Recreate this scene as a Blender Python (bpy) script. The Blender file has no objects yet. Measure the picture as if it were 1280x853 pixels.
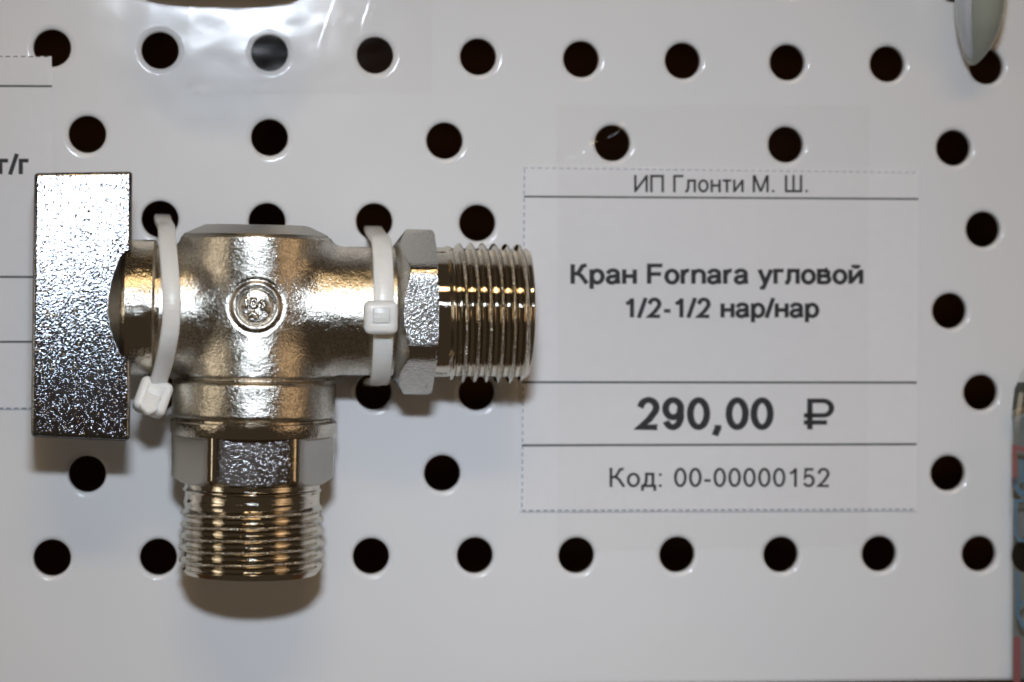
import bpy, bmesh, math, random
import numpy as np
from mathutils import Vector, Matrix, noise
from mathutils.geometry import delaunay_2d_cdt
random.seed(7)
S = 0.001                                   # everything below is in millimetres, linked at real size
sc = bpy.context.scene
col = sc.collection
PI = math.pi

# ------------------------------------------------------------------ camera
PITCH, K = 16.6, 16.6/17.0
FPX = 3000.0
yaw, pit, rol = map(math.radians, (-6.80, -1.78, -0.53))
CAM = Vector((27.54, -388.36, -47.51))*K
cy, sy, cp, sp, cr, sr = math.cos(yaw), math.sin(yaw), math.cos(pit), math.sin(pit), math.cos(rol), math.sin(rol)
M = Matrix(((cy,-sy,0),(sy,cy,0),(0,0,1))) @ Matrix(((1,0,0),(0,cp,-sp),(0,sp,cp))) @ Matrix(((cr,0,sr),(0,1,0),(-sr,0,cr)))
def at(px, py, d=0.0):
    """point (mm) at distance d in front of the board that photo pixel (px, py) looks at"""
    v = M @ Vector(((px-640)/FPX, 1.0, -(py-426.5)/FPX))
    t = (-d-CAM.y)/v.y
    return CAM + v*t

# ------------------------------------------------------------------ helpers
def link(name, me, mats=(), parent=None, smooth=True):
    for m in mats: me.materials.append(m)
    if smooth:
        me.polygons.foreach_set('use_smooth', [True]*len(me.polygons))
    o = bpy.data.objects.new(name, me); col.objects.link(o)
    if parent: o.parent = parent
    return o
def mesh(name, verts, faces, mats=(), parent=None, smooth=True, origin=(0,0,0), idx=None, sharp=None):
    me = bpy.data.meshes.new(name)
    ox, oy, oz = origin
    me.from_pydata([((v[0]-ox)*S, (v[1]-oy)*S, (v[2]-oz)*S) for v in verts], [], faces)
    if idx: me.polygons.foreach_set('material_index', idx)
    me.update()
    o = link(name, me, mats, parent, smooth)
    if sharp: me.set_sharp_from_angle(angle=math.radians(sharp))
    return o
def thing(name, label, cat, loc, group=None, rot=None):
    o = bpy.data.objects.new(name, None); col.objects.link(o)
    o.location = Vector(loc)*S
    if rot: o.rotation_euler = rot
    o.empty_display_size = .005
    return tag(o, label, cat, group)
def tag(o, label=None, cat=None, group=None, kind=None):
    if label: o['label'] = label
    if cat: o['category'] = cat
    if group: o['group'] = group
    if kind: o['kind'] = kind
    return o
def bm_obj(name, bm, mats, parent=None, smooth=True, sharp=None):
    bmesh.ops.recalc_face_normals(bm, faces=bm.faces)
    bmesh.ops.scale(bm, vec=(S,S,S), verts=bm.verts)
    me = bpy.data.meshes.new(name); bm.to_mesh(me); bm.free()
    o = link(name, me, mats, parent, smooth)
    if sharp: me.set_sharp_from_angle(angle=math.radians(sharp))
    return o
def revolve(name, axial, rfun, axis, mats, parent, n=192, matfun=None, cap=(True, True), sharp=35, closed=False):
    """surface r(theta, a) round a local axis; theta 0 faces the camera"""
    V, F, I = [], [], []
    for a in axial:
        for k in range(n):
            th = 2*PI*k/n
            r = rfun(th, a) if callable(rfun) else a[1]
            ax = a if callable(rfun) else a[0]
            c, s = r*math.cos(th), r*math.sin(th)
            V.append((ax, -c, s) if axis == 'x' else (s, -c, ax))
    m = len(axial)
    for i in range(m-1 if not closed else m):
        j = (i+1) % m
        for k in range(n):
            k2 = (k+1) % n
            F.append((i*n+k, i*n+k2, j*n+k2, j*n+k))
            I.append(matfun(2*PI*(k+.5)/n, axial[i]) if matfun else 0)
    if not closed:
        if cap[0]: F.append(tuple(range(n))); I.append(0)
        if cap[1]: F.append(tuple((m-1)*n+k for k in range(n-1,-1,-1))); I.append(0)
    o = mesh(name, V, F, mats, parent, True, idx=I)
    bm = bmesh.new(); bm.from_mesh(o.data); bmesh.ops.recalc_face_normals(bm, faces=bm.faces); bm.to_mesh(o.data); bm.free()
    if sharp: o.data.set_sharp_from_angle(angle=math.radians(sharp))
    return o
def rbox(dx, dy, dz, r, seg=3):
    bm = bmesh.new(); bmesh.ops.create_cube(bm, size=1)
    bmesh.ops.scale(bm, vec=(dx,dy,dz), verts=bm.verts)
    if r: bmesh.ops.bevel(bm, geom=list(bm.edges), offset=r, segments=seg, profile=.5, affect='EDGES')
    return bm

# ------------------------------------------------------------------ materials
def mat(name, base, rough=.5, metal=0, spec=.5, **kw):
    m = bpy.data.materials.new(name); m.use_nodes = True
    p = m.node_tree.nodes['Principled BSDF']
    p.inputs['Base Color'].default_value = (*base, 1)
    p.inputs['Roughness'].default_value = rough
    p.inputs['Metallic'].default_value = metal
    p.inputs['Specular IOR Level'].default_value = spec
    for k, v in kw.items(): p.inputs[k.replace('_', ' ')].default_value = v
    return m
def N(m, t, **kw):
    n = m.node_tree.nodes.new(t)
    for k, v in kw.items(): setattr(n, k, v)
    return n
def coords(m, sx=1000, sy=1000, sz=1000):
    tc = N(m, 'ShaderNodeTexCoord'); mp = N(m, 'ShaderNodeMapping')
    mp.inputs['Scale'].default_value = (sx, sy, sz)
    m.node_tree.links.new(tc.outputs['Object'], mp.inputs['Vector'])
    return mp.outputs['Vector']
def noise_node(m, vec, scale, detail=2, rough=.5):
    n = N(m, 'ShaderNodeTexNoise'); n.inputs['Scale'].default_value = scale
    n.inputs['Detail'].default_value = detail; n.inputs['Roughness'].default_value = rough
    m.node_tree.links.new(vec, n.inputs['Vector']); return n.outputs['Fac']
def ramp(m, fac, stops):
    r = N(m, 'ShaderNodeValToRGB'); e = r.color_ramp.elements
    while len(e) < len(stops): e.new(.5)
    for q, (p, c) in zip(e, stops): q.position = p; q.color = (*c, 1) if len(c) == 3 else c
    m.node_tree.links.new(fac, r.inputs['Fac']); return r.outputs['Color']
def bump(m, height, dist, strength=1, normal=None):
    b = N(m, 'ShaderNodeBump'); b.inputs['Distance'].default_value = dist*S; b.inputs['Strength'].default_value = strength
    m.node_tree.links.new(height, b.inputs['Height'])
    if normal: m.node_tree.links.new(normal, b.inputs['Normal'])
    return b.outputs['Normal']
def P(m): return m.node_tree.nodes['Principled BSDF']
def L(m, a, b): m.node_tree.links.new(a, b)

NICKEL = (.64, .60, .525)
def metal(name, base, rough):
    m = bpy.data.materials.new(name); m.use_nodes = True; nt = m.node_tree
    nt.nodes.remove(P(m))
    g = N(m, 'ShaderNodeBsdfGlossy'); g.distribution = 'BECKMANN'; g.name = 'metal'
    g.inputs['Color'].default_value = (*base, 1); g.inputs['Roughness'].default_value = rough
    L(m, g.outputs[0], nt.nodes['Material Output'].inputs['Surface'])
    return m, g.inputs['Normal'], g.inputs['Roughness'], coords(m)
cast, nrm, rgh, v = metal('cast_nickel', NICKEL, .3)
L(cast, bump(cast, noise_node(cast, v, 3.0, 2, .6), .072, 1, bump(cast, noise_node(cast, v, .3, 2), .22)), nrm)
L(cast, ramp(cast, noise_node(cast, v, 1.7, 3), [(.3, (.31,)*3), (.7, (.41,)*3)]), rgh)
L(cast, ramp(cast, noise_node(cast, v, 3.6, 2, .6), [(.36, (.45,.43,.385)), (.50, (.64,.61,.55)), (.64, (.80,.77,.70))]), cast.node_tree.nodes['metal'].inputs['Color'])
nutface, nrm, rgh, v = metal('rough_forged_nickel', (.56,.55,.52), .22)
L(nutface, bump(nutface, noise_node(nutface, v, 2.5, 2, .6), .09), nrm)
nutdark, nrm, rgh, v = metal('shaded_forged_nickel', (.42,.41,.40), .2)  # same forged nickel, shade of the lower nut's front facet put into the colour
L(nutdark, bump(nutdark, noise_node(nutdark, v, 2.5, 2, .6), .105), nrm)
semi, nrm, rgh, v = metal('smooth_cast_nickel', NICKEL, .21)
L(semi, bump(semi, noise_node(semi, v, 2.8, 3, .6), .07, 1, bump(semi, noise_node(semi, v, .35, 2), .25)), nrm)
hammered, nrm, rgh, v = metal('pimpled_chrome', (.27,.28,.30), .13)
vo_ = N(hammered, 'ShaderNodeTexVoronoi'); vo_.inputs['Scale'].default_value = 2.7; L(hammered, v, vo_.inputs['Vector'])
pim = ramp(hammered, vo_.outputs['Distance'], [(.0, (1,1,1)), (.20, (.72,.72,.72)), (.46, (0,0,0))])
dens = ramp(hammered, noise_node(hammered, v, .8, 3, .65), [(.44, (.0,.0,.0)), (.56, (1,1,1))])
mx = N(hammered, 'ShaderNodeMath', operation='MULTIPLY'); L(hammered, pim, mx.inputs[0]); L(hammered, dens, mx.inputs[1])
L(hammered, bump(hammered, mx.outputs[0], .042, 1, bump(hammered, noise_node(hammered, v, 2.6, 2, .6), .027)), nrm)
def turned_metal(name, sc_):
    m, nrm, rgh, v = metal(name, NICKEL, .115)
    L(m, bump(m, noise_node(m, coords(m, *sc_), 1, 2, .6), .030, 1, bump(m, noise_node(m, v, .5, 2), .04)), nrm); return m
turned = turned_metal('turned_nickel', (100,100,9000)); turned_x = turned_metal('turned_nickel_outlet', (9000,100,100))
matte_metal, nrm, rgh, v = metal('satin_nickel', (.49,.475,.44), .34)
L(matte_metal, bump(matte_metal, noise_node(matte_metal, v, 2.2, 3, .6), .10), nrm)
crest, nrm, rgh, v = metal('torn_thread_crest', (.80,.77,.70), .2)
L(crest, bump(crest, noise_node(crest, v, 2.6, 2, .5), .4), nrm)

nylon = mat('natural_nylon', (.73,.715,.68), .34, 0, .5, Subsurface_Weight=.45, Subsurface_Scale=.002)
v = coords(nylon, 0, 0, 1000); wv = N(nylon, 'ShaderNodeTexWave', bands_direction='Z'); wv.inputs['Scale'].default_value = .42
L(nylon, v, wv.inputs['Vector']); L(nylon, bump(nylon, wv.outputs['Fac'], .014, 1, bump(nylon, noise_node(nylon, coords(nylon), 1.2, 3), .04)), P(nylon).inputs['Normal'])
P(nylon).inputs['Subsurface Radius'].default_value = (1, .8, .6)

board_m = mat('white_painted_steel', (.66,.66,.66), .09, 0, .5)
v = coords(board_m)
L(board_m, bump(board_m, noise_node(board_m, v, .06, 2), .25, 1, bump(board_m, noise_node(board_m, v, .9, 2), .004)), P(board_m).inputs['Normal'])
L(board_m, ramp(board_m, noise_node(board_m, v, .02, 3), [(.3, (.635,.64,.65)), (.7, (.66,.655,.65))]), P(board_m).inputs['Base Color'])
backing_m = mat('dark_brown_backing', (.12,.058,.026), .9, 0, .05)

def paper_mat():
    m = bpy.data.materials.new('label_paper'); m.use_nodes = True; nt = m.node_tree
    nt.nodes.remove(P(m)); out = nt.nodes['Material Output']
    d = N(m, 'ShaderNodeBsdfDiffuse'); t = N(m, 'ShaderNodeBsdfTranslucent'); x = N(m, 'ShaderNodeMixShader')
    v = coords(m)
    c = ramp(m, noise_node(m, v, .5, 4), [(.3, (.83,.83,.845)), (.7, (.86,.86,.875))])
    L(m, c, d.inputs['Color']); t.inputs['Color'].default_value = (.9,.88,.86,1)
    x.inputs[0].default_value = .34
    L(m, d.outputs[0], x.inputs[1]); L(m, t.outputs[0], x.inputs[2]); L(m, x.outputs[0], out.inputs['Surface'])
    return m
paper_m = paper_mat()
ink = mat('black_ink', (.020,.020,.022), .6, 0, .3)
rule_ink = mat('grey_green_ink', (.045,.055,.055), .6, 0, .3)
dash_ink = mat('pale_blue_grey_ink', (.20,.24,.32), .6, 0, .3)

def film_mat(name, refl, tint=(1,1,1), rough=.075):
    m = bpy.data.materials.new(name); m.use_nodes = True; nt = m.node_tree
    nt.nodes.remove(P(m)); out = nt.nodes['Material Output']
    t = N(m, 'ShaderNodeBsdfTransparent'); t.inputs[0].default_value = (*tint, 1)
    g = N(m, 'ShaderNodeBsdfGlossy'); g.inputs['Roughness'].default_value = rough
    x = N(m, 'ShaderNodeMixShader'); x.inputs[0].default_value = refl
    L(m, t.outputs[0], x.inputs[1]); L(m, g.outputs[0], x.inputs[2]); L(m, x.outputs[0], out.inputs['Surface'])
    return m
film_m = film_mat('clear_film', .022, (.998,.996,.994))

# ------------------------------------------------------------------ perforated board
HR, RIM, RDP = 2.86, .95, .6
meas = {(0,1):(65,60),(1,1):(200,63),(2,1):(337,66),(3,1):(469,69),(4,1):(598,71),(5,1):(727,74),(6,1):(854,76),(7,1):(985,78),(8,1):(1110,80),(9,1):(1234,83),
 (1,2):(109,168),(6,2):(337,172),(11,2):(556,176),(16,2):(766,179),(21,2):(983,181),(26,2):(1193,185),
 (1,3):(200,274),(3,3):(468,277),(4,3):(597,279),(9,3):(1230,287),(26,4):(1188,389),(9,5):(1227,491),(4,5):(596,491),(3,5):(467,490),(1,5):(199,491),
 (1,6):(109,593),(11,6):(553,592),(26,6):(1186,592),
 (0,7):(65,698),(1,7):(198,697),(3,7):(464,696),(4,7):(594,695),(5,7):(721,695),(6,7):(847,694),(7,7):(977,694),(8,7):(1100,693),(9,7):(1225,693)}
ROW = 13.55*K
holes = []
for r in range(-6, 8):
    ks = range(-7, 20) if r % 2 else range(-24, 58, 5)
    for k in ks:
        x = k*PITCH if r % 2 else k*PITCH/3
        if (k, r) in meas:
            p = at(*meas[(k, r)]); holes.append((p.x, p.z))
        else:
            holes.append((x, -r*ROW))
p = at(1287, 695); holes.append((p.x, p.z))
X0, X1, Z0, Z1 = -125, 325, at(800, 850.5).z, 88
holes = [h for h in holes if X0+6 < h[0] < X1-6 and Z0+5 < h[1] < Z1-6]
# drop overlapping ones
keep = []
for h in reversed(holes):
    if all((h[0]-q[0])**2+(h[1]-q[1])**2 > 64 for q in keep): keep.append(h)
holes = keep
NS = 48; RO = HR+RIM
pts = [Vector((X0,Z0)), Vector((X1,Z0)), Vector((X1,Z1)), Vector((X0,Z1))]
fl = [[0,1,2,3]]; edges = [(0,1),(1,2),(2,3),(3,0)]
for (hx, hz) in holes:
    b = len(pts)
    for k in range(NS):
        a = 2*PI*k/NS; pts.append(Vector((hx+RO*math.cos(a), hz+RO*math.sin(a))))
    edges += [(b+k, b+(k+1) % NS) for k in range(NS)]
vo, eo, fo, *_ = delaunay_2d_cdt(pts, edges, [], 0, 1e-6)
ha = np.array(holes)
V = [(q.x, 0, q.y) for q in vo]; F = []
for f in fo:
    c = sum((vo[i] for i in f), Vector((0,0)))/len(f)
    if ((ha[:,0]-c.x)**2+(ha[:,1]-c.y)**2).min() < (RO*.985)**2: continue
    a = (vo[f[1]]-vo[f[0]]).cross(vo[f[2]]-vo[f[0]])
    F.append(tuple(f) if a > 0 else tuple(reversed(f)))
nflat = len(F)
b = len(V)
fold = [(0, 0)]+[(.9*(1-math.cos(t)), -.9*math.sin(t)) for t in (math.radians(x) for x in (15,30,45,60,75,90))]+[(14, -.9)]
for (y, z) in fold: V += [(X0, y, Z0+z), (X1, y, Z0+z)]
for i in range(len(fold)-1): F.append((b+2*i, b+2*i+1, b+2*i+3, b+2*i+2))
nflat = len(F)-len(fold)+1
prof = [(RO, 0)]+[(HR+RIM*(1-math.sin(t)), RDP*(1-math.cos(t))) for t in (math.radians(x) for x in (8,20,32,45,58,70,82,90))]+[(HR, 1.5)]
for (hx, hz) in holes:
    b = len(V)
    for (r, y) in prof:
        for k in range(NS):
            a = 2*PI*k/NS; V.append((hx+r*math.cos(a), y, hz+r*math.sin(a)))
    for i in range(len(prof)-1):
        for k in range(NS):
            k2 = (k+1) % NS
            F.append((b+i*NS+k, b+i*NS+k2, b+(i+1)*NS+k2, b+(i+1)*NS+k))
board = mesh('perforated_board', V, F, [board_m], None, True)
board.data.polygons.foreach_set('use_smooth', [i >= nflat for i in range(len(F))])
bm = bmesh.new(); bm.from_mesh(board.data)
for f in bm.faces:
    f.normal_update()
    if f.normal.y > 0.01: f.normal_flip()
bm.to_mesh(board.data); bm.free()
tag(board, 'white painted metal display board punched with rows of round holes', kind='structure')
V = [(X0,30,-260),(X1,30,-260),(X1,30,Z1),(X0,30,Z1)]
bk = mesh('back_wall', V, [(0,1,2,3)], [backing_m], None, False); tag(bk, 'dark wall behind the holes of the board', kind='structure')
# ------------------------------------------------------------------ stroke lettering
def arc(cx, cy, rx, ry, a0, a1, n=14):
    return [(cx+rx*math.cos(math.radians(a0+(a1-a0)*i/n)), cy+ry*math.sin(math.radians(a0+(a1-a0)*i/n))) for i in range(n+1)]
# cap height 1.0, x height .74 ; glyph = (advance, [strokes])
XH = .735
G = {
 'И': (.86, [[(.10,0),(.10,1)],[(.76,0),(.76,1)],[(.10,.06),(.76,.94)]]),
 'П': (.86, [[(.10,0),(.10,.94),(.76,.94),(.76,0)]]),
 'Г': (.66, [[(.10,0),(.10,.94),(.62,.94)]]),
 'М': (1.0, [[(.10,0),(.10,1)],[(.90,0),(.90,1)],[(.12,.98),(.50,.04)],[(.88,.98),(.50,.04)]]),
 'Ш': (1.08,[[(.10,1),(.10,.06),(.98,.06),(.98,1)],[(.54,.06),(.54,1)]]),
 'К': (.78, [[(.10,0),(.10,1)],[(.10,.50),(.28,.52),(.38,.62),(.52,.90),(.70,.96)],[(.30,.53),(.46,.42),(.72,.01)]]),
 'F': (.72, [[(.10,0),(.10,.94),(.68,.94)],[(.10,.50),(.62,.50)]]),
 'л': (.66, [[(.0,.05),(.10,.06),(.17,.20),(.19,.68),(.56,.68),(.56,0)]]),
 'д': (.68, [[(.05,-.20),(.05,.06),(.63,.06),(.63,-.20)],[(.12,.06),(.22,.25),(.24,.68),(.54,.68),(.54,.06)]]),
 'о': (.66, [arc(.33,.367,.245,.315,0,360,28)]),
 'н': (.64, [[(.09,0),(.09,XH)],[(.55,0),(.55,XH)],[(.09,.39),(.55,.39)]]),
 'т': (.54, [[(.02,.68),(.52,.68)],[(.27,.68),(.27,0)]]),
 'и': (.66, [[(.09,0),(.09,XH)],[(.57,0),(.57,XH)],[(.09,.05),(.57,.68)]]),
 'й': (.66, [[(.09,0),(.09,XH)],[(.57,0),(.57,XH)],[(.09,.05),(.57,.68)], arc(.33,1.0,.14,.13,190,350,8)]),
 'р': (.66, [[(.09,-.26),(.09,XH)], arc(.335,.367,.235,.315,0,360,28)]),
 'а': (.66, [[(.08,.52)]+arc(.31,.53,.21,.165,165,0,8)+[(.52,.20),(.55,.0)], [(.52,.42)]+arc(.27,.21,.185,.165,80,270,10)+[(.42,.10),(.52,.26)]]),
 'у': (.60, [[(.03,XH),(.29,.03)],[(.55,XH),(.28,.0),(.20,-.20),(.05,-.22)]]),
 'г': (.46, [[(.09,0),(.09,.68),(.45,.68)]]),
 'в': (.64, [[(.09,0),(.09,.68),(.36,.68)]+arc(.36,.545,.15,.135,90,-90,6)+[(.09,.40)], [(.36,.40)]+arc(.38,.23,.17,.17,90,-90,6)+[(.09,.06)]]),
 'r': (.42, [[(.09,0),(.09,XH)], [(.09,.40)]+arc(.32,.42,.21,.26,165,75,6)]),
 'n': (.64, [[(.09,0),(.09,XH)], [(.09,.42)]+arc(.33,.45,.22,.23,160,0,8)+[(.55,0)]]),
 '0': (.66, [arc(.33,.5,.235,.44,0,360,30)]),
 '1': (.66, [[(.40,0),(.40,.99)],[(.40,.92),(.30,.80),(.14,.70)]]),
 '2': (.66, [[(.09,.70)]+arc(.33,.70,.22,.245,170,-35,12)+[(.34,.30),(.10,.06),(.58,.06)]]),
 '5': (.66, [[(.55,.93),(.19,.93),(.13,.48)]+arc(.32,.33,.23,.275,130,-155,14)]),
 '9': (.66, [arc(.32,.66,.215,.28,0,360,24), [(.535,.66)]+arc(.31,.45,.225,.395,25,-150,12)]),
 '-': (.40, [[(.05,.34),(.35,.34)]]),
 '/': (.34, [[(.0,-.02),(.32,1.02)]]),
 '.': (.34, [[(.16,0),(.16,.13)]]),
 ',': (.34, [[(.17,.13),(.17,.02),(.08,-.21)]]),
 ':': (.34, [[(.16,0),(.16,.13)],[(.16,.58),(.16,.71)]]),
 '₽': (.90, [[(.20,0),(.20,.94),(.52,.94)]+arc(.56,.70,.22,.24,90,-90,10)+[(.04,.46)], [(.04,.23),(.66,.23)]]),
 ' ': (.34, []),
}
def text_strokes(txt, gap=.06):
    x = 0; out = []
    for ch in txt:
        adv, st = G[{'o':'о','a':'а'}.get(ch, ch)]
        for s in st: out.append([(px+x, py) for px, py in s])
        x += adv+gap
    return out, x-gap
def ribbon(pl, w):
    closed = (abs(pl[0][0]-pl[-1][0]) < 1e-6 and abs(pl[0][1]-pl[-1][1]) < 1e-6)
    n = len(pl); Lp, Rp = [], []
    for i, (x, y) in enumerate(pl):
        a = pl[i-1] if i > 0 else (pl[-2] if closed else None)
        b = pl[i+1] if i < n-1 else (pl[1] if closed else None)
        def unit(p, q):
            dx, dy = q[0]-p[0], q[1]-p[1]; l = math.hypot(dx, dy) or 1; return dx/l, dy/l
        d1 = unit(a, (x,y)) if a else None; d2 = unit((x,y), b) if b else None
        if d1 is None: d1 = d2
        if d2 is None: d2 = d1
        nx, ny = -(d1[1]+d2[1]), d1[0]+d2[0]; l = math.hypot(nx, ny) or 1; nx /= l; ny /= l
        cs = max(.45, nx*-d1[1]+ny*d1[0])
        k = w/2/cs
        Lp.append((x+nx*k, y+ny*k)); Rp.append((x-nx*k, y-ny*k))
    return Lp, Rp
def text_mesh(name, txt, x0, x1, ybase, ytop, weight, parent, origin, d, material=None, gap=.06):
    """lettering laid on the label: left, right, baseline and cap line given on the photograph"""
    st, W = text_strokes(txt, gap)
    o = at(x0, ybase, d); r = at(x1, ybase, d); u = at(x0, ytop, d)
    ex = (r-o)/W; ez = (u-o)
    V, F = [], []
    for si, s in enumerate(st):
        Lp, Rp = ribbon(s, weight); b = len(V); n = len(s)
        for (x, y) in Lp+Rp:
            q = o+ex*(x)+ez*y; V.append((q.x, q.y-.0015*(si % 5), q.z))
        for i in range(n-1): F.append((b+n+i, b+n+i+1, b+i+1, b+i))
    return mesh(name, V, F, [material or ink], parent, False, origin=origin)
def quad(name, c, d, m, parent, origin, thick=0):
    q = [at(x, y, d) for x, y in c]
    V = [tuple(p) for p in q]; F = [(0,1,2,3)]
    if thick:
        V += [(p.x, p.y+thick, p.z) for p in q]
        F = [(0,1,2,3),(7,6,5,4),(0,4,5,1),(1,5,6,2),(2,6,7,3),(3,7,4,0)]
    return mesh(name, V, F, [m], parent, False, origin=origin)
def line(name, a, b, wpx, d, m, parent, origin, dash=None):
    """a ruled or dashed line between two photo pixels, wpx thick"""
    pa, pb = at(*a, d), at(*b, d); w = wpx/7.9
    n = 1 if not dash else max(1, int((pb-pa).length/dash))
    dr = (pb-pa)/n; nz = Vector((0,1,0)).cross(dr).normalized()*w/2
    V, F = [], []
    for i in range(n):
        s = pa+dr*i; e = s+dr*(1 if not dash else .62); b0 = len(V)
        V += [tuple(s-nz), tuple(e-nz), tuple(e+nz), tuple(s+nz)]; F.append((b0,b0+1,b0+2,b0+3))
    return mesh(name, V, F, [m], parent, False, origin=origin)

# ------------------------------------------------------------------ price tag (main)
DT = .34      # front of the paper, mm off the board
org = at(900, 425, DT)
tg = thing('price_tag', 'whole white paper price tag reading 290,00 beside the threaded outlet', 'price tag', org, 'price tags stuck on the board')
quad('paper', [(653.5,209),(1148.5,215),(1145.5,639),(650.5,640)], DT, paper_m, tg, org, .09)
DI = DT+.012
line('rule', (655,246), (1148,249), 2.2, DI, rule_ink, tg, org)
line('rule', (653,478), (1146,478.5), 2.6, DI, rule_ink, tg, org)
line('rule', (652,557), (1146,555.5), 2.6, DI, rule_ink, tg, org)
line('dashed_border', (654,210), (1148,216), 1.0, DI, dash_ink, tg, org, 1.15)
line('dashed_border', (655.5,211), (652.5,638), 1.3, DI, dash_ink, tg, org, 1.15)
line('dashed_border', (652,638.5), (1145,637), 1.7, DI, dash_ink, tg, org, 1.15)
text_mesh('printed_text', 'ИП Глонти М. Ш.', 792, 1012, 240.5, 219, .14, tg, org, DI, gap=.07)
text_mesh('printed_text', 'Кран Fornara угловой', 713, 1079, 355, 330.5, .195, tg, org, DI, gap=.05)
text_mesh('printed_text', '1/2-1/2 нар/нар', 779, 1024, 397, 373, .195, tg, org, DI, gap=.05)
text_mesh('printed_text', '290,00', 796, 967, 536.5, 498, .195, tg, org, DI, gap=.05)
text_mesh('currency_sign', '₽', 1003, 1045, 537, 499, .15, tg, org, DI)
text_mesh('printed_text', 'Код: 00-00000152', 761, 1038, 609, 585, .135, tg, org, DI, gap=.05)

# left tag, cut by the frame
org = at(-120, 290, DT)
t2 = thing('price_tag', 'white paper price tag cut off by the left edge behind the handle', 'price tag', org, 'price tags stuck on the board')
quad('paper', [(-440,68),(64.5,70.5),(66,511),(-440,513)], DT, paper_m, t2, org, .09)
line('rule', (-440,106), (65,108), 2.4, DI, rule_ink, t2, org)
line('rule', (-440,345.5), (65,346.5), 2.4, DI, rule_ink, t2, org)
line('rule', (-440,428), (65,427.5), 2.4, DI, rule_ink, t2, org)
line('dashed_border', (-440,69), (64,71), 1.2, DI, rule_ink, t2, org, 1.15)
line('dashed_border', (-440,512.5), (65,510.5), 1.7, DI, dash_ink, t2, org, 1.15)
text_mesh('printed_text', 'г/г', -2, 36, 218, 193, .195, t2, org, DI, gap=.07)

# ------------------------------------------------------------------ clear films
def film(name, x0, x1, y0, y1, d, creases, amp, label, tilt=0, n=150):
    a, b, c = at(x0,y0,d), at(x1,y0,d), at(x0,y1,d)
    V, F = [], []
    cr_ = [(at(p[0],p[1],d), at(p[2],p[3],d), p[4], p[5]) for p in creases]
    for j in range(n+1):
        for i in range(n+1):
            q = a+(b-a)*(i/n)+(c-a)*(j/n)
            hgt = amp*(noise.noise(Vector((q.x*.09, q.z*.16, d)))+.4*noise.noise(Vector((q.x*.3, q.z*.5, d+3))))
            for (s, e, hh, ww) in cr_:
                dv = e-s; t = max(0, min(1, (q-s).dot(dv)/dv.length_squared)); dd = (q-(s+dv*t)).length
                tp = min(1, 4*t*(1-t)+.15)
                hgt += hh*tp*(1+.7*noise.noise(Vector((q.x*.5, q.z*.5, 9))))*math.exp(-(dd/ww)**2)
            V.append((q.x, q.y-hgt, q.z))
    for j in range(n):
        for i in range(n):
            k = j*(n+1)+i; F.append((k, k+n+1, k+n+2, k+1))
    o = a
    f = mesh(name, V, F, [film_m], None, True, origin=tuple(o)); f.location = o*S
    tag(f, label, 'tape', 'clear tapes on the board')
    return f
film('clear_tape', 697, 1086, 132, 690, .75, [(702,210,815,140,.42,.9)], .015, 'clear tape stuck over the middle of the whole 290,00 price tag')
film('clear_tape', 236, 540, -60, 118, .75, [(403,70,431,-10,.30,.55),(456,42,474,-10,.24,.5)], .05, 'creased clear tape shining at the top left between two holes and the shadow')

# ------------------------------------------------------------------ the valve
AX = 13.2
O = at(319, 387, AX)
valve = thing('angle_valve', 'nickel plated angle valve with square hammered handle tied to the perforated board', 'valve', O, rot=(0, math.radians(.5), 0))
def smin(a, b, k):
    h = np.clip(.5+.5*(b-a)/k, 0, 1); return b*(1-h)+a*h-k*h*(1-h)
def cyl(r2, h, r, half, rd):
    dx = r2-r+rd; dy = np.abs(h)-half+rd
    return np.minimum(np.maximum(dx, dy), 0)+np.sqrt(np.maximum(dx,0)**2+np.maximum(dy,0)**2)-rd
def seg(x, z, a, b):
    px, pz = x-a[0], z-a[1]; bx, bz = b[0]-a[0], b[1]-a[1]
    t = np.clip((px*bx+pz*bz)/(bx*bx+bz*bz), 0, 1); return np.hypot(px-bx*t, pz-bz*t)
EC = (0.0, .65)
def sdf(p):
    x, y, z = p[...,0], p[...,1], p[...,2]
    rz = np.hypot(x, y); rx = np.hypot(y, z)
    main = cyl(rz, z-.1, 11.2-.25*np.exp(-((z)/5.5)**2), 10.9, .25)
    main = smin(main, cyl(rx, x-10.6, 9.8, 11.6, .3), 2.2)
    left = cyl(rx, x+7.5, 9.1, 8.2, .3)
    main = smin(main, left, 2.6)
    main = np.maximum(main, z-11.0)
    ring = cyl(rz, z+13.45, 12.35, 3.05, .9)
    groove = .28*np.exp(-((z+10.35)/.32)**2)
    d = smin(main, ring, .35)+groove*(rz < 14)
    # emblem
    ex, ez = x-EC[0], z-EC[1]; er = np.hypot(ex, ez)
    h = .45*np.clip((er-2.8)/.25, 0, 1)*np.clip((3.75-er)/.3, 0, 1)
    h += -.14*np.exp(-((er-3.95)/.22)**2)-.22*np.exp(-((er-2.68)/.22)**2)
    g = np.minimum(seg(ex,ez,(-1.5,.0),(-1.5,1.1)), np.abs(np.hypot((ex+.35)/.75, ez-.5)-.55))
    g = np.minimum(g, seg(ex,ez,(.75,.75),(1.35,.35))); g = np.minimum(g, seg(ex,ez,(1.35,.35),(.9,-.15))); g = np.minimum(g, seg(ex,ez,(.9,-.15),(1.7,-.45)))
    g = np.minimum(g, seg(ex,ez,(-1.1,-1.5),(-.5,-.9))); g = np.minimum(g, seg(ex,ez,(-.5,-.9),(.1,-1.4)))
    h += .40*np.clip((.29-g)/.16, 0, 1)*(er < 2.45)
    return d-np.where(y < -5, h, 0)
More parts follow.
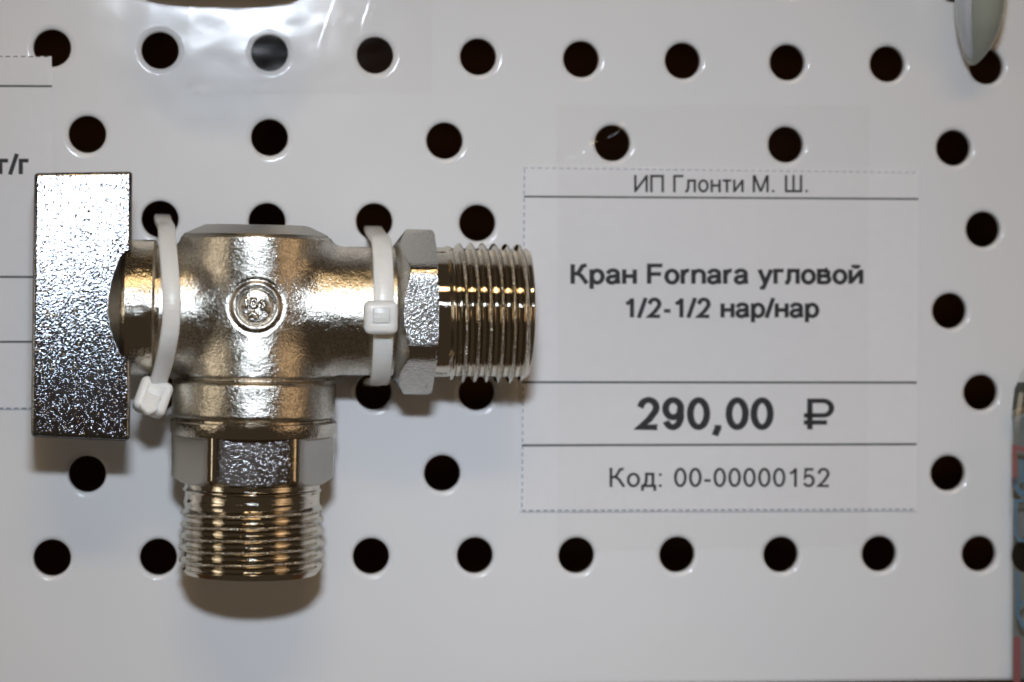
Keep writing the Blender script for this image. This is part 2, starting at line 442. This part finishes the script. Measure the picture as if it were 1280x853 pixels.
def nets(lo, hi, st):
    ax = [np.arange(l, u+st, st) for l, u in zip(lo, hi)]
    P3 = np.stack(np.meshgrid(*ax, indexing='ij'), -1); D = sdf(P3); ins = D < 0
    nx, ny, nz = D.shape
    acc = np.zeros((nx-1,ny-1,nz-1,3)); cnt = np.zeros((nx-1,ny-1,nz-1))
    for axis in range(3):
        sl = lambda a, b: tuple(slice(a,b) if i == axis else slice(None) for i in range(3))
        A, B = D[sl(0,-1)], D[sl(1,None)]; cross = (A < 0) != (B < 0)
        t = np.where(cross, A/np.where(cross, A-B, 1), 0)
        pos = P3[sl(0,-1)].copy(); pos[...,axis] += t*st; pos *= cross[...,None]
        o1, o2 = [i for i in range(3) if i != axis]
        for s1 in (0,1):
            for s2 in (0,1):
                s = [slice(None)]*3
                s[o1] = slice(s1, D.shape[o1]-1+s1); s[o2] = slice(s2, D.shape[o2]-1+s2)
                acc += pos[tuple(s)]; cnt += cross[tuple(s)]
    act = cnt > 0; idx = -np.ones(act.shape, int); idx[act] = np.arange(act.sum())
    vs = acc[act]/cnt[act][:,None]
    for _ in range(3):
        e = .04; d = sdf(vs)
        g = np.stack([(sdf(vs+np.eye(3)[i]*e)-sdf(vs-np.eye(3)[i]*e))/(2*e) for i in range(3)], -1)
        stp = (d/np.maximum((g**2).sum(-1), .25))[:,None]*g
        vs = vs-np.clip(stp, -.06, .06)
    F = []
    for axis in range(3):
        o1, o2 = [(1,2),(2,0),(0,1)][axis]
        sl = [slice(1,-1)]*3; sl[axis] = slice(0,-1)
        sl2 = [slice(1,-1)]*3; sl2[axis] = slice(1,None)
        A, B = ins[tuple(sl)], ins[tuple(sl2)]
        w = np.argwhere(A != B); off = np.array([1,1,1]); off[axis] = 0; w = w+off
        fl_ = ins[tuple(w.T)]
        def at_(d1, d2):
            q = w.copy(); q[:,o1] -= d1; q[:,o2] -= d2; return idx[tuple(q.T)]
        a, b, c, d = at_(1,1), at_(0,1), at_(0,0), at_(1,0)
        quads = np.where(fl_[:,None], np.stack([a,b,c,d],1), np.stack([d,c,b,a],1))
        F.append(quads)
    return vs, np.concatenate(F)
vs, fs = nets((-16.5,-13.2,-17.2), (23,13.2,11.8), .2)
body = mesh('body', vs.tolist(), fs.tolist(), [cast], valve, True)
body.data.set_sharp_from_angle(angle=math.radians(50))

# top cap
revolve('top_cap', [(9.0,10.4),(11.03,11.0),(11.35,10.8),(12.55,8.2),(12.75,7.7),(12.75,.01)], None, 'z', [matte_metal], valve, sharp=30)

# threads
TP = 1.814
def thread_r(u, dist, R0, Rn):
    """u: helical phase 0..1, dist: mm from the start of the thread"""
    f = min(1, max(0, dist/2.6))
    q = abs(u-.5)*2                                # 0 at crest, 1 at root
    s = math.cos(PI/2*min(1, q/.76))**1.35
    return Rn*(1-f)+(R0-.86+.86*s)*f
def thread(name, a0, a1, neck, R0, sgn, axis):
    """a0 start at the nut, a1 open end (signed along the axis)"""
    Ltot = abs(a1-a0); n = int(Ltot/.085); ax = [a0+(a1-a0)*i/n for i in range(n+1)]
    def rf(th, a):
        dd = abs(a-a0); u = ((dd/TP)+th/(2*PI)) % 1
        r = thread_r(u, dd-neck, R0, R0-.75)
        if neck > 2: r += .32*math.exp(-((dd-neck*.55)/.25)**2)
        e = Ltot-dd
        if e < 1.2: r = min(r, R0-1.0+e*.75)
        return r
    def mf(th, a):
        dd = abs(a-a0); u = ((dd/TP)+th/(2*PI)) % 1
        return 1 if (abs(u-.5) < .095 and dd > neck+1.6 and Ltot-dd > .9) else 0
    o = revolve(name, ax, rf, axis, [turned if axis == 'z' else turned_x, crest], valve, n=288, matfun=mf, cap=(False, False), sharp=None)
    return o
def bore(a1, sgn, axis, R=9.4):
    revolve('outlet_bore', [(a1, R),(a1+.02*sgn, 8.2),(a1-.6*sgn, 7.8),(a1-11*sgn, 7.8),(a1-11.2*sgn,.01)], None, axis, [turned], valve, sharp=30, cap=(False, False))
mm = 1/8.43
thread('male_thread', -25.9, -40.1, 2.6, 10.95, -1, 'z'); bore(-40.1, -1, 'z', 9.95)
thread('male_thread', 26.7, 41.6, 1.6, 10.7, 1, 'x'); bore(41.6, 1, 'x', 9.7)

# hexagon nuts
def hexr(th, R, off=0., rd=.5):
    a = (th-off+PI/6) % (PI/3)-PI/6                   # a flat faces the camera
    flat = R*math.cos(PI/6)/math.cos(a)
    Rc = R-rd*.35
    k = rd*.6; h = max(0, min(1, .5+.5*(Rc-flat)/k)); return Rc*(1-h)+flat*h-k*h*(1-h)
def hex_nut(name, a0, a1, R, axis, cham0, cham1, off=0., rd=.5, ff=25.5, fm=None):
    n = 44; ax = [a0+(a1-a0)*i/n for i in range(n+1)]; Lt = abs(a1-a0)
    def rf(th, a):
        r = hexr(th, R, off, rd); d0, d1 = abs(a-a0), abs(a-a1)
        for d, (rr, sl) in ((d0, cham0), (d1, cham1)):
            c = rr+d*sl; k = .12; h = max(0, min(1, .5+.5*(c-r)/k)); r = c*(1-h)+r*h-k*h*(1-h)
        return r
    # rough forged faces, smooth rounded corners
    def mf(th, a):
        al = abs((th-off+PI/6) % (PI/3)-PI/6)
        if al >= math.radians(ff): return 1
        return 2 if fm and abs((th+PI) % (2*PI)-PI) > .6 else 0
    return revolve(name, ax, rf, axis, [fm or nutface, turned, matte_metal], valve, n=360, matfun=mf, sharp=28)
# lower: smooth flange then the nut
revolve('flange', [(-15.9,11.6),(-16.75,11.6),(-16.8,12.4),(-16.95,12.55),(-18.5,12.55),(-18.9,12.35),(-19.3,11.6)], None, 'z', [semi], valve, sharp=30)
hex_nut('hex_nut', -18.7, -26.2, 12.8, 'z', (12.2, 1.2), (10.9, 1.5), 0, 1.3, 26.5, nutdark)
hex_nut('hex_nut', 20.9, 26.95, 13.0, 'x', (10.2, 1.3), (12.1, 2.2), math.radians(1), 1.0, 29)

# handle: slab and its hub
hz, hx0, hx1, hd = 19.75, -33.1, -18.75, 5.0
hdl = bpy.data.objects.new('handle', None)
bm = bmesh.new()
ny = 16
c = [(-1,-1),(1,-1),(1,1),(-1,1)]
vv = []
for X, hh in ((hx0, hz-.35), (hx1, hz+.25)):
    for sy_, sz_ in c: vv.append(bm.verts.new((X, sy_*hd, sz_*hh)))
for f in ((0,1,2,3),(4,5,6,7),(0,1,5,4),(1,2,6,5),(2,3,7,6),(3,0,4,7)): bm.faces.new([vv[i] for i in f])
bmesh.ops.recalc_face_normals(bm, faces=bm.faces)
bmesh.ops.bevel(bm, geom=list(bm.edges), offset=.55, segments=4, profile=.5, affect='EDGES')
handle = bm_obj('handle', bm, [hammered], valve, True, 40)
big = sorted(handle.data.polygons, key=lambda f: -f.area)[:6]
for f in big: f.use_smooth = False
HT = math.radians(-5.1)
handle.rotation_euler = (HT, 0, math.radians(4.2))
revolve('handle_hub', [(-23.9,.01),(-23.0,3.8),(-22.6,5.0),(-20.0,9.7),(-19.4,10.1),(-19.2,10.25),(-15.2,10.25),(-14.85,10.0),(-14.85,9.3),(-14.2,9.3)], None, 'x', [semi, matte_metal], valve, sharp=30, matfun=lambda th, a: 1 if a[0] < -20.2 else 0)

# ------------------------------------------------------------------ cable ties
def strap_mesh(name, path, w, t, parent, org_, wdir=None):
    """flat strap swept along points (mm) with its width along wdir"""
    n = len(path); V, F = [], []
    sec = [(-.5,-.3),(-.42,-.5),(.42,-.5),(.5,-.3),(.5,.3),(.42,.5),(-.42,.5),(-.5,.3)]
    for i, p in enumerate(path):
        a = path[max(0,i-1)]; b = path[min(n-1,i+1)]; tg_ = (b-a).normalized()
        wd = (wdir[i] if wdir else Vector((1,0,0))); wd = (wd-tg_*wd.dot(tg_)).normalized(); nn = tg_.cross(wd)
        for (u, q) in sec:
            s = p+wd*u*w+nn*q*t; V.append(tuple(s))
    m = len(sec)
    for i in range(n-1):
        for k in range(m): F.append((i*m+k, i*m+(k+1)%m, (i+1)*m+(k+1)%m, (i+1)*m+k))
    F.append(tuple(range(m-1,-1,-1))); F.append(tuple((n-1)*m+k for k in range(m)))
    return mesh(name, V, F, [nylon], parent, True, origin=org_, sharp=50)
def spline(P_, n=10):
    out = []
    Q = [P_[0]]+P_+[P_[-1]]
    for i in range(1, len(Q)-2):
        p0,p1,p2,p3 = Q[i-1],Q[i],Q[i+1],Q[i+2]
        for k in range(n):
            t = k/n; out.append(.5*((2*p1)+(p2-p0)*t+(2*p0-5*p1+4*p2-p3)*t*t+(3*p1-p0-3*p2+p3)*t**3))
    out.append(P_[-1]); return out
def head(parent, org_, pos, rot, w=5.0, h=5.2, dth=3.9, tail=0):
    bm = rbox(w, dth, h, 1.0, 4)
    fr = [f for f in bm.faces if f.normal.y < -.99 and f.calc_area() > 4]
    for f in (fr if not tail else []):
        r = bmesh.ops.inset_region(bm, faces=[f], thickness=.75)
        bmesh.ops.translate(bm, verts=list(f.verts), vec=(0,.10,0))
    o = bm_obj('head', bm, [nylon], parent, True, 55)
    o.location = (pos-org_)*S; o.rotation_euler = rot
    bm = rbox(2.5, .8, 2.3, .25, 2)
    pw = bm_obj('pawl', bm, [nylon], o, True, 40); pw.location = (0, (-dth/2+.17)*S, .45*S)
    if tail:
        bm = bmesh.new()
        pl = [(-1.15,1.5),(1.15,1.5),(1.25,-1.2),(.2,-2.0),(-1.25,-1.2)]
        vs_ = [bm.verts.new((x,0,z)) for x, z in pl]; f = bm.faces.new(vs_)
        r = bmesh.ops.extrude_face_region(bm, geom=[f]); bmesh.ops.translate(bm, verts=[g for g in r['geom'] if isinstance(g, bmesh.types.BMVert)], vec=(0,1.1,0))
        bmesh.ops.bevel(bm, geom=list(bm.edges), offset=.15, segments=2, affect='EDGES')
        tl = bm_obj('cut_tail', bm, [nylon], o, True, 40); tl.location = Vector((-.1, -dth/2-.75, -1.35))*S; tl.rotation_euler = (math.radians(-16), 0, 0)
    return o
# tie over the right outlet
cB = at(474, 388, AX)
tieB = thing('cable_tie', 'straight milky nylon cable tie round the right outlet with its square head facing front', 'cable tie', cB, 'nylon cable ties holding the valve')
R_ = 10.75
hB1, hB0 = at(468, 277), at(467, 490)
path = [Vector((cB.x, 4, hB1.z-1.2)), Vector((cB.x, .5, hB1.z-1.6))]
path += [Vector((cB.x, cB.y-R_*math.sin(a)*1.0, cB.z+R_*1.02*math.cos(a))) for a in (math.radians(q) for q in range(-5, 186, 10))]
path += [Vector((cB.x, .5, hB0.z+1.6)), Vector((cB.x, 4, hB0.z+1.2))]
strap_mesh('strap', spline(path, 4), 2.95, 1.05, tieB, tuple(cB))
hp = at(476, 397, AX+R_+1.6)
head(tieB, cB, hp, (math.radians(4), 0, 0), 5.0, 4.9, 3.4)
# tie over the left neck
cA = at(208, 388, AX)
tieA = thing('cable_tie', 'slanting milky nylon cable tie behind the handle with a cut tail below its head', 'cable tie', cA, 'nylon cable ties holding the valve')
kp = [(203,272,-4),(204,277,1.5),(207,283,6),(208,286,12.5),(209,300,18.5),(212,335,24.0),(214.5,370,26.2),(214,402,26.0),(210,430,24.4),(204.5,455,21.2),(198,478,18.2),(193,497,16.6)]
path = [at(*k) for k in kp]
wd = [Vector((1, -.15, .05+.35*max(0, (i/(len(kp)*4-1))-.55)*2)) for i in range(4*len(kp))]
sp_ = spline(path, 4)
strap_mesh('strap', sp_, 2.6, 1.05, tieA, tuple(cA), [Vector((1, 0, -.02+.40*min(1, max(0, (i/len(sp_)-.55)*3)))) for i in range(len(sp_))])
hA = at(191, 497, 17.8)
head(tieA, cA, hA, (math.radians(-18), math.radians(19), 0), 5.0, 5.3, 3.6, tail=1)
h2_ = at(199, 490)
strap_mesh('strap', spline([hA+Vector((.5,1.2,.3)), Vector((hA.x+.8,-9,h2_.z+.8)), Vector((h2_.x,0,h2_.z)), Vector((h2_.x,4,h2_.z))], 5), 3.0, 1.0, tieA, tuple(cA))

# ------------------------------------------------------------------ grey hook end, top right
hook_m = mat('grey_green_plastic', (.27,.285,.235), .15, 0, .5)
def swept(name, kp, m, parent, org_, nk=10, ns=40):
    """kp: px, py, depth, half width px, half depth mm"""
    P_ = spline([Vector(k) for k in [(a[0],a[1],a[2]) for a in kp]], nk)
    W_ = spline([Vector((a[3],a[4],0)) for a in kp], nk)
    V, F = [], []
    for p, w in zip(P_, W_):
        c_ = at(p.x, p.y, p.z); hw = max(.02, w.x/8.0)
        for k in range(ns):
            a = 2*PI*k/ns; ca, sa = math.cos(a), math.sin(a)
            V.append((c_.x+hw*math.copysign(abs(ca)**.85, ca), c_.y+w.y*math.copysign(abs(sa)**.85, sa), c_.z))
    n = len(P_)
    for i in range(n-1):
        for k in range(ns): F.append((i*ns+k, i*ns+(k+1)%ns, (i+1)*ns+(k+1)%ns, (i+1)*ns+k))
    F.append(tuple(range(ns-1,-1,-1))); F.append(tuple((n-1)*ns+k for k in range(ns)))
    o = mesh(name, V, F, [m], parent, True, origin=org_)
    bm = bmesh.new(); bm.from_mesh(o.data); bmesh.ops.recalc_face_normals(bm, faces=bm.faces); bm.to_mesh(o.data); bm.free()
    return o
oh = at(1226, 0, 6)
hook = thing('hook', 'rounded grey-green hook end hanging into the hole in the top right corner', 'hook', oh)
swept('hook_tip', [(1228,-80,9,29,3.6),(1228,-30,9,30,3.8),(1227,0,8.6,29,3.7),(1225,30,7.8,26,3.3),(1222,52,6.6,21,2.7),(1218,70,5.4,13,1.9),(1216,80,4.6,5,.9),(1216,82,4.4,.2,.1)], hook_m, hook, tuple(oh))
swept('side_rib', [(1206,-80,10,8,3.0),(1205,-20,10.2,8.5,3.1),(1205,15,9.6,8,2.9),(1207,45,8.2,6.5,2.3),(1211,66,6.6,4,1.5),(1214,76,5.6,.3,.2)], mat('pale_grey_plastic', (.42,.44,.46), .18, 0, .5), hook, tuple(oh))

# ------------------------------------------------------------------ clear package at the right edge
pk_m = film_mat('smoky_clear_plastic', .08, (.90,.92,.91), .12)
red_ink = mat('faded_red_print', (.28,.09,.10), .5); blue_ink = mat('faded_blue_print', (.10,.19,.29), .5)
dark_ink = mat('dark_olive_print', (.055,.06,.048), .5)
op = at(1330, 660, 5)
pk = thing('clear_package', 'smoky clear plastic package with red and blue print at the right edge', 'package', op)
PD = 7.0
def pkshape(px_off, y, dd):
    return at(px_off, y, dd)
outline = [(1262,1000),(1262,600),(1263,540),(1265,510),(1269,485),(1276,466),(1288,450),(1305,441),(1370,438),(1400,470),(1410,1000)]
V = []; F = []
rings = [(0,1.0),(2.5,1.0),(5.0,.975),(6.6,.93),(7.2,.85)]
cxp, cyp = 1336, 720
for dd, k in rings:
    for (x, y) in outline:
        q = at(cxp+(x-cxp)*k, cyp+(y-cyp)*(1-(1-k)*.3), dd); V.append(tuple(q))
m_ = len(outline)
for i in range(len(rings)-1):
    for k in range(m_):
        F.append((i*m_+k, i*m_+(k+1)%m_, (i+1)*m_+(k+1)%m_, (i+1)*m_+k))
F.append(tuple((len(rings)-1)*m_+k for k in range(m_)))
mesh('blister', V, F, [pk_m], pk, True, origin=tuple(op), sharp=40)
quad('cardboard_insert', [(1266,520),(1400,520),(1400,990),(1265,990)], 1.2, film_mat('grey_liner', .06, (.56,.575,.57), .3), pk, tuple(op))
quad('dark_band', [(1265,513),(1268,486),(1272,478),(1385,478),(1385,514)], 5.2, dark_ink, pk, tuple(op))
def plines(name, pts_, w, m):
    o_ = at(1262, 0, PD+.4)
    Lp, Rp = ribbon(pts_, w); n = len(pts_); V = [tuple(at(x, y, 5.7)) for x, y in Lp+Rp]
    mesh(name, V, [(n+i, n+i+1, i+1, i) for i in range(n-1)], [m], pk, False, origin=tuple(op))
plines('printed_mark', [(1268,612),(1268,559),(1292,566),(1292,590)], 6, red_ink)
plines('printed_mark', [(1268,597),(1268,606),(1276,617),(1295,617)], 6, blue_ink)
plines('printed_mark', [(1277,574),(1277,604)], 4, blue_ink)
plines('printed_mark', [(1300,626),(1270,626),(1270,668),(1274,676),(1300,676)], 4, blue_ink)
plines('printed_mark', [(1270,716),(1273,722),(1272,768),(1278,782),(1300,786)], 4.5, blue_ink)
plines('printed_mark', [(1272,760),(1280,752),(1300,752)], 4, blue_ink)
plines('printed_mark', [(1271,796),(1271,900)], 9, red_ink)

# ------------------------------------------------------------------ fitting above the frame (its shadow falls into the picture)
of = at(266, -46, 14); Tsh = at(275, 16.5); FL = CAM+(M@Vector((0,6,92))); of.z = Tsh.z+(FL.z-Tsh.z)*27.1/(FL.y*-1)-1.0; of.x = Tsh.x+(FL.x-Tsh.x)*14/(-FL.y)
ft = thing('pipe_fitting', 'brass pipe fitting hanging above the top edge left of centre, only its shadow showing', 'fitting', of)
brass = mat('brass', (.72,.52,.26), .2, 1)
def rel(name, prof_):
    revolve(name, prof_, None, 'z', [brass], ft, n=96, sharp=30)
rel('collar', [(1.0,.01),(1.0,11.6),(1.5,12.5),(3.0,13.2),(10.0,13.1),(10.6,12.4),(10.6,.01)])
rel('pipe_end', [(10.6,9.8),(30,9.8),(30,.01)])

# ------------------------------------------------------------------ lights
def area(name, loc, target, sx, sy_, power, color, shape='ELLIPSE'):
    l = bpy.data.lights.new(name, 'AREA'); l.shape = shape; l.size = sx*S; l.size_y = sy_*S
    l.energy = power; l.color = color
    o = bpy.data.objects.new(name, l); col.objects.link(o); o.location = Vector(loc)*S
    o.rotation_euler = (Vector(target)-Vector(loc)).to_track_quat('-Z', 'Y').to_euler()
    return o
def dirpos(az, el, dist):
    a, e = math.radians(az), math.radians(el)
    return O+Vector((math.sin(a)*math.cos(e), -math.cos(a)*math.cos(e), math.sin(e)))*dist
mid = at(640, 420)
area('camera_flash', FL, at(690, 720), 42, 18, .190, (.78,.87,.99)).data.spread = math.radians(75)
area('ceiling_lamp', dirpos(0, 43, 1500), O, 700, 150, 3.6, (1.0,.70,.36))
area('shop_lamp_left', dirpos(-62, 4, 1300), O, 340, 560, 1.35, (1.0,.85,.64))
area('shop_lamp_right', dirpos(52, 2, 1200), O, 460, 560, .95, (1.0,.66,.37))
w = bpy.data.worlds.new('World'); sc.world = w; w.use_nodes = True
w.node_tree.nodes['Background'].inputs[0].default_value = (.050,.037,.025,1)
w.node_tree.nodes['Background'].inputs[1].default_value = 1.0
w.cycles.sampling_method = 'NONE'

cam = bpy.data.cameras.new('camera'); cam.sensor_width = 22.3; cam.sensor_fit = 'HORIZONTAL'
cam.lens = FPX/1280*22.3; cam.clip_start = .01; cam.clip_end = 20
cam.dof.use_dof = True; cam.dof.aperture_fstop = 10
cam.dof.focus_distance = (AX and (Vector((M@Vector((0,1,0))))).dot(at(330, 400, AX+7)-CAM))*S
co = bpy.data.objects.new('camera', cam); col.objects.link(co)
Rt = M.to_4x4() @ Matrix(((1,0,0,0),(0,0,-1,0),(0,1,0,0),(0,0,0,1)))
co.matrix_world = Matrix.Translation(CAM*S) @ Rt
sc.camera = co
sc.view_settings.view_transform = 'Standard'; sc.view_settings.look = 'None'
sc.view_settings.exposure = 0; sc.view_settings.gamma = 1
sc.render.engine = 'CYCLES'
sc.cycles.use_denoising = True; sc.cycles.pixel_filter_type = 'BLACKMAN_HARRIS'; sc.cycles.filter_width = 2.0
sc.cycles.sample_clamp_direct = 24; sc.cycles.sample_clamp_indirect = 4
sc.cycles.max_bounces = 8; sc.cycles.transparent_max_bounces = 12
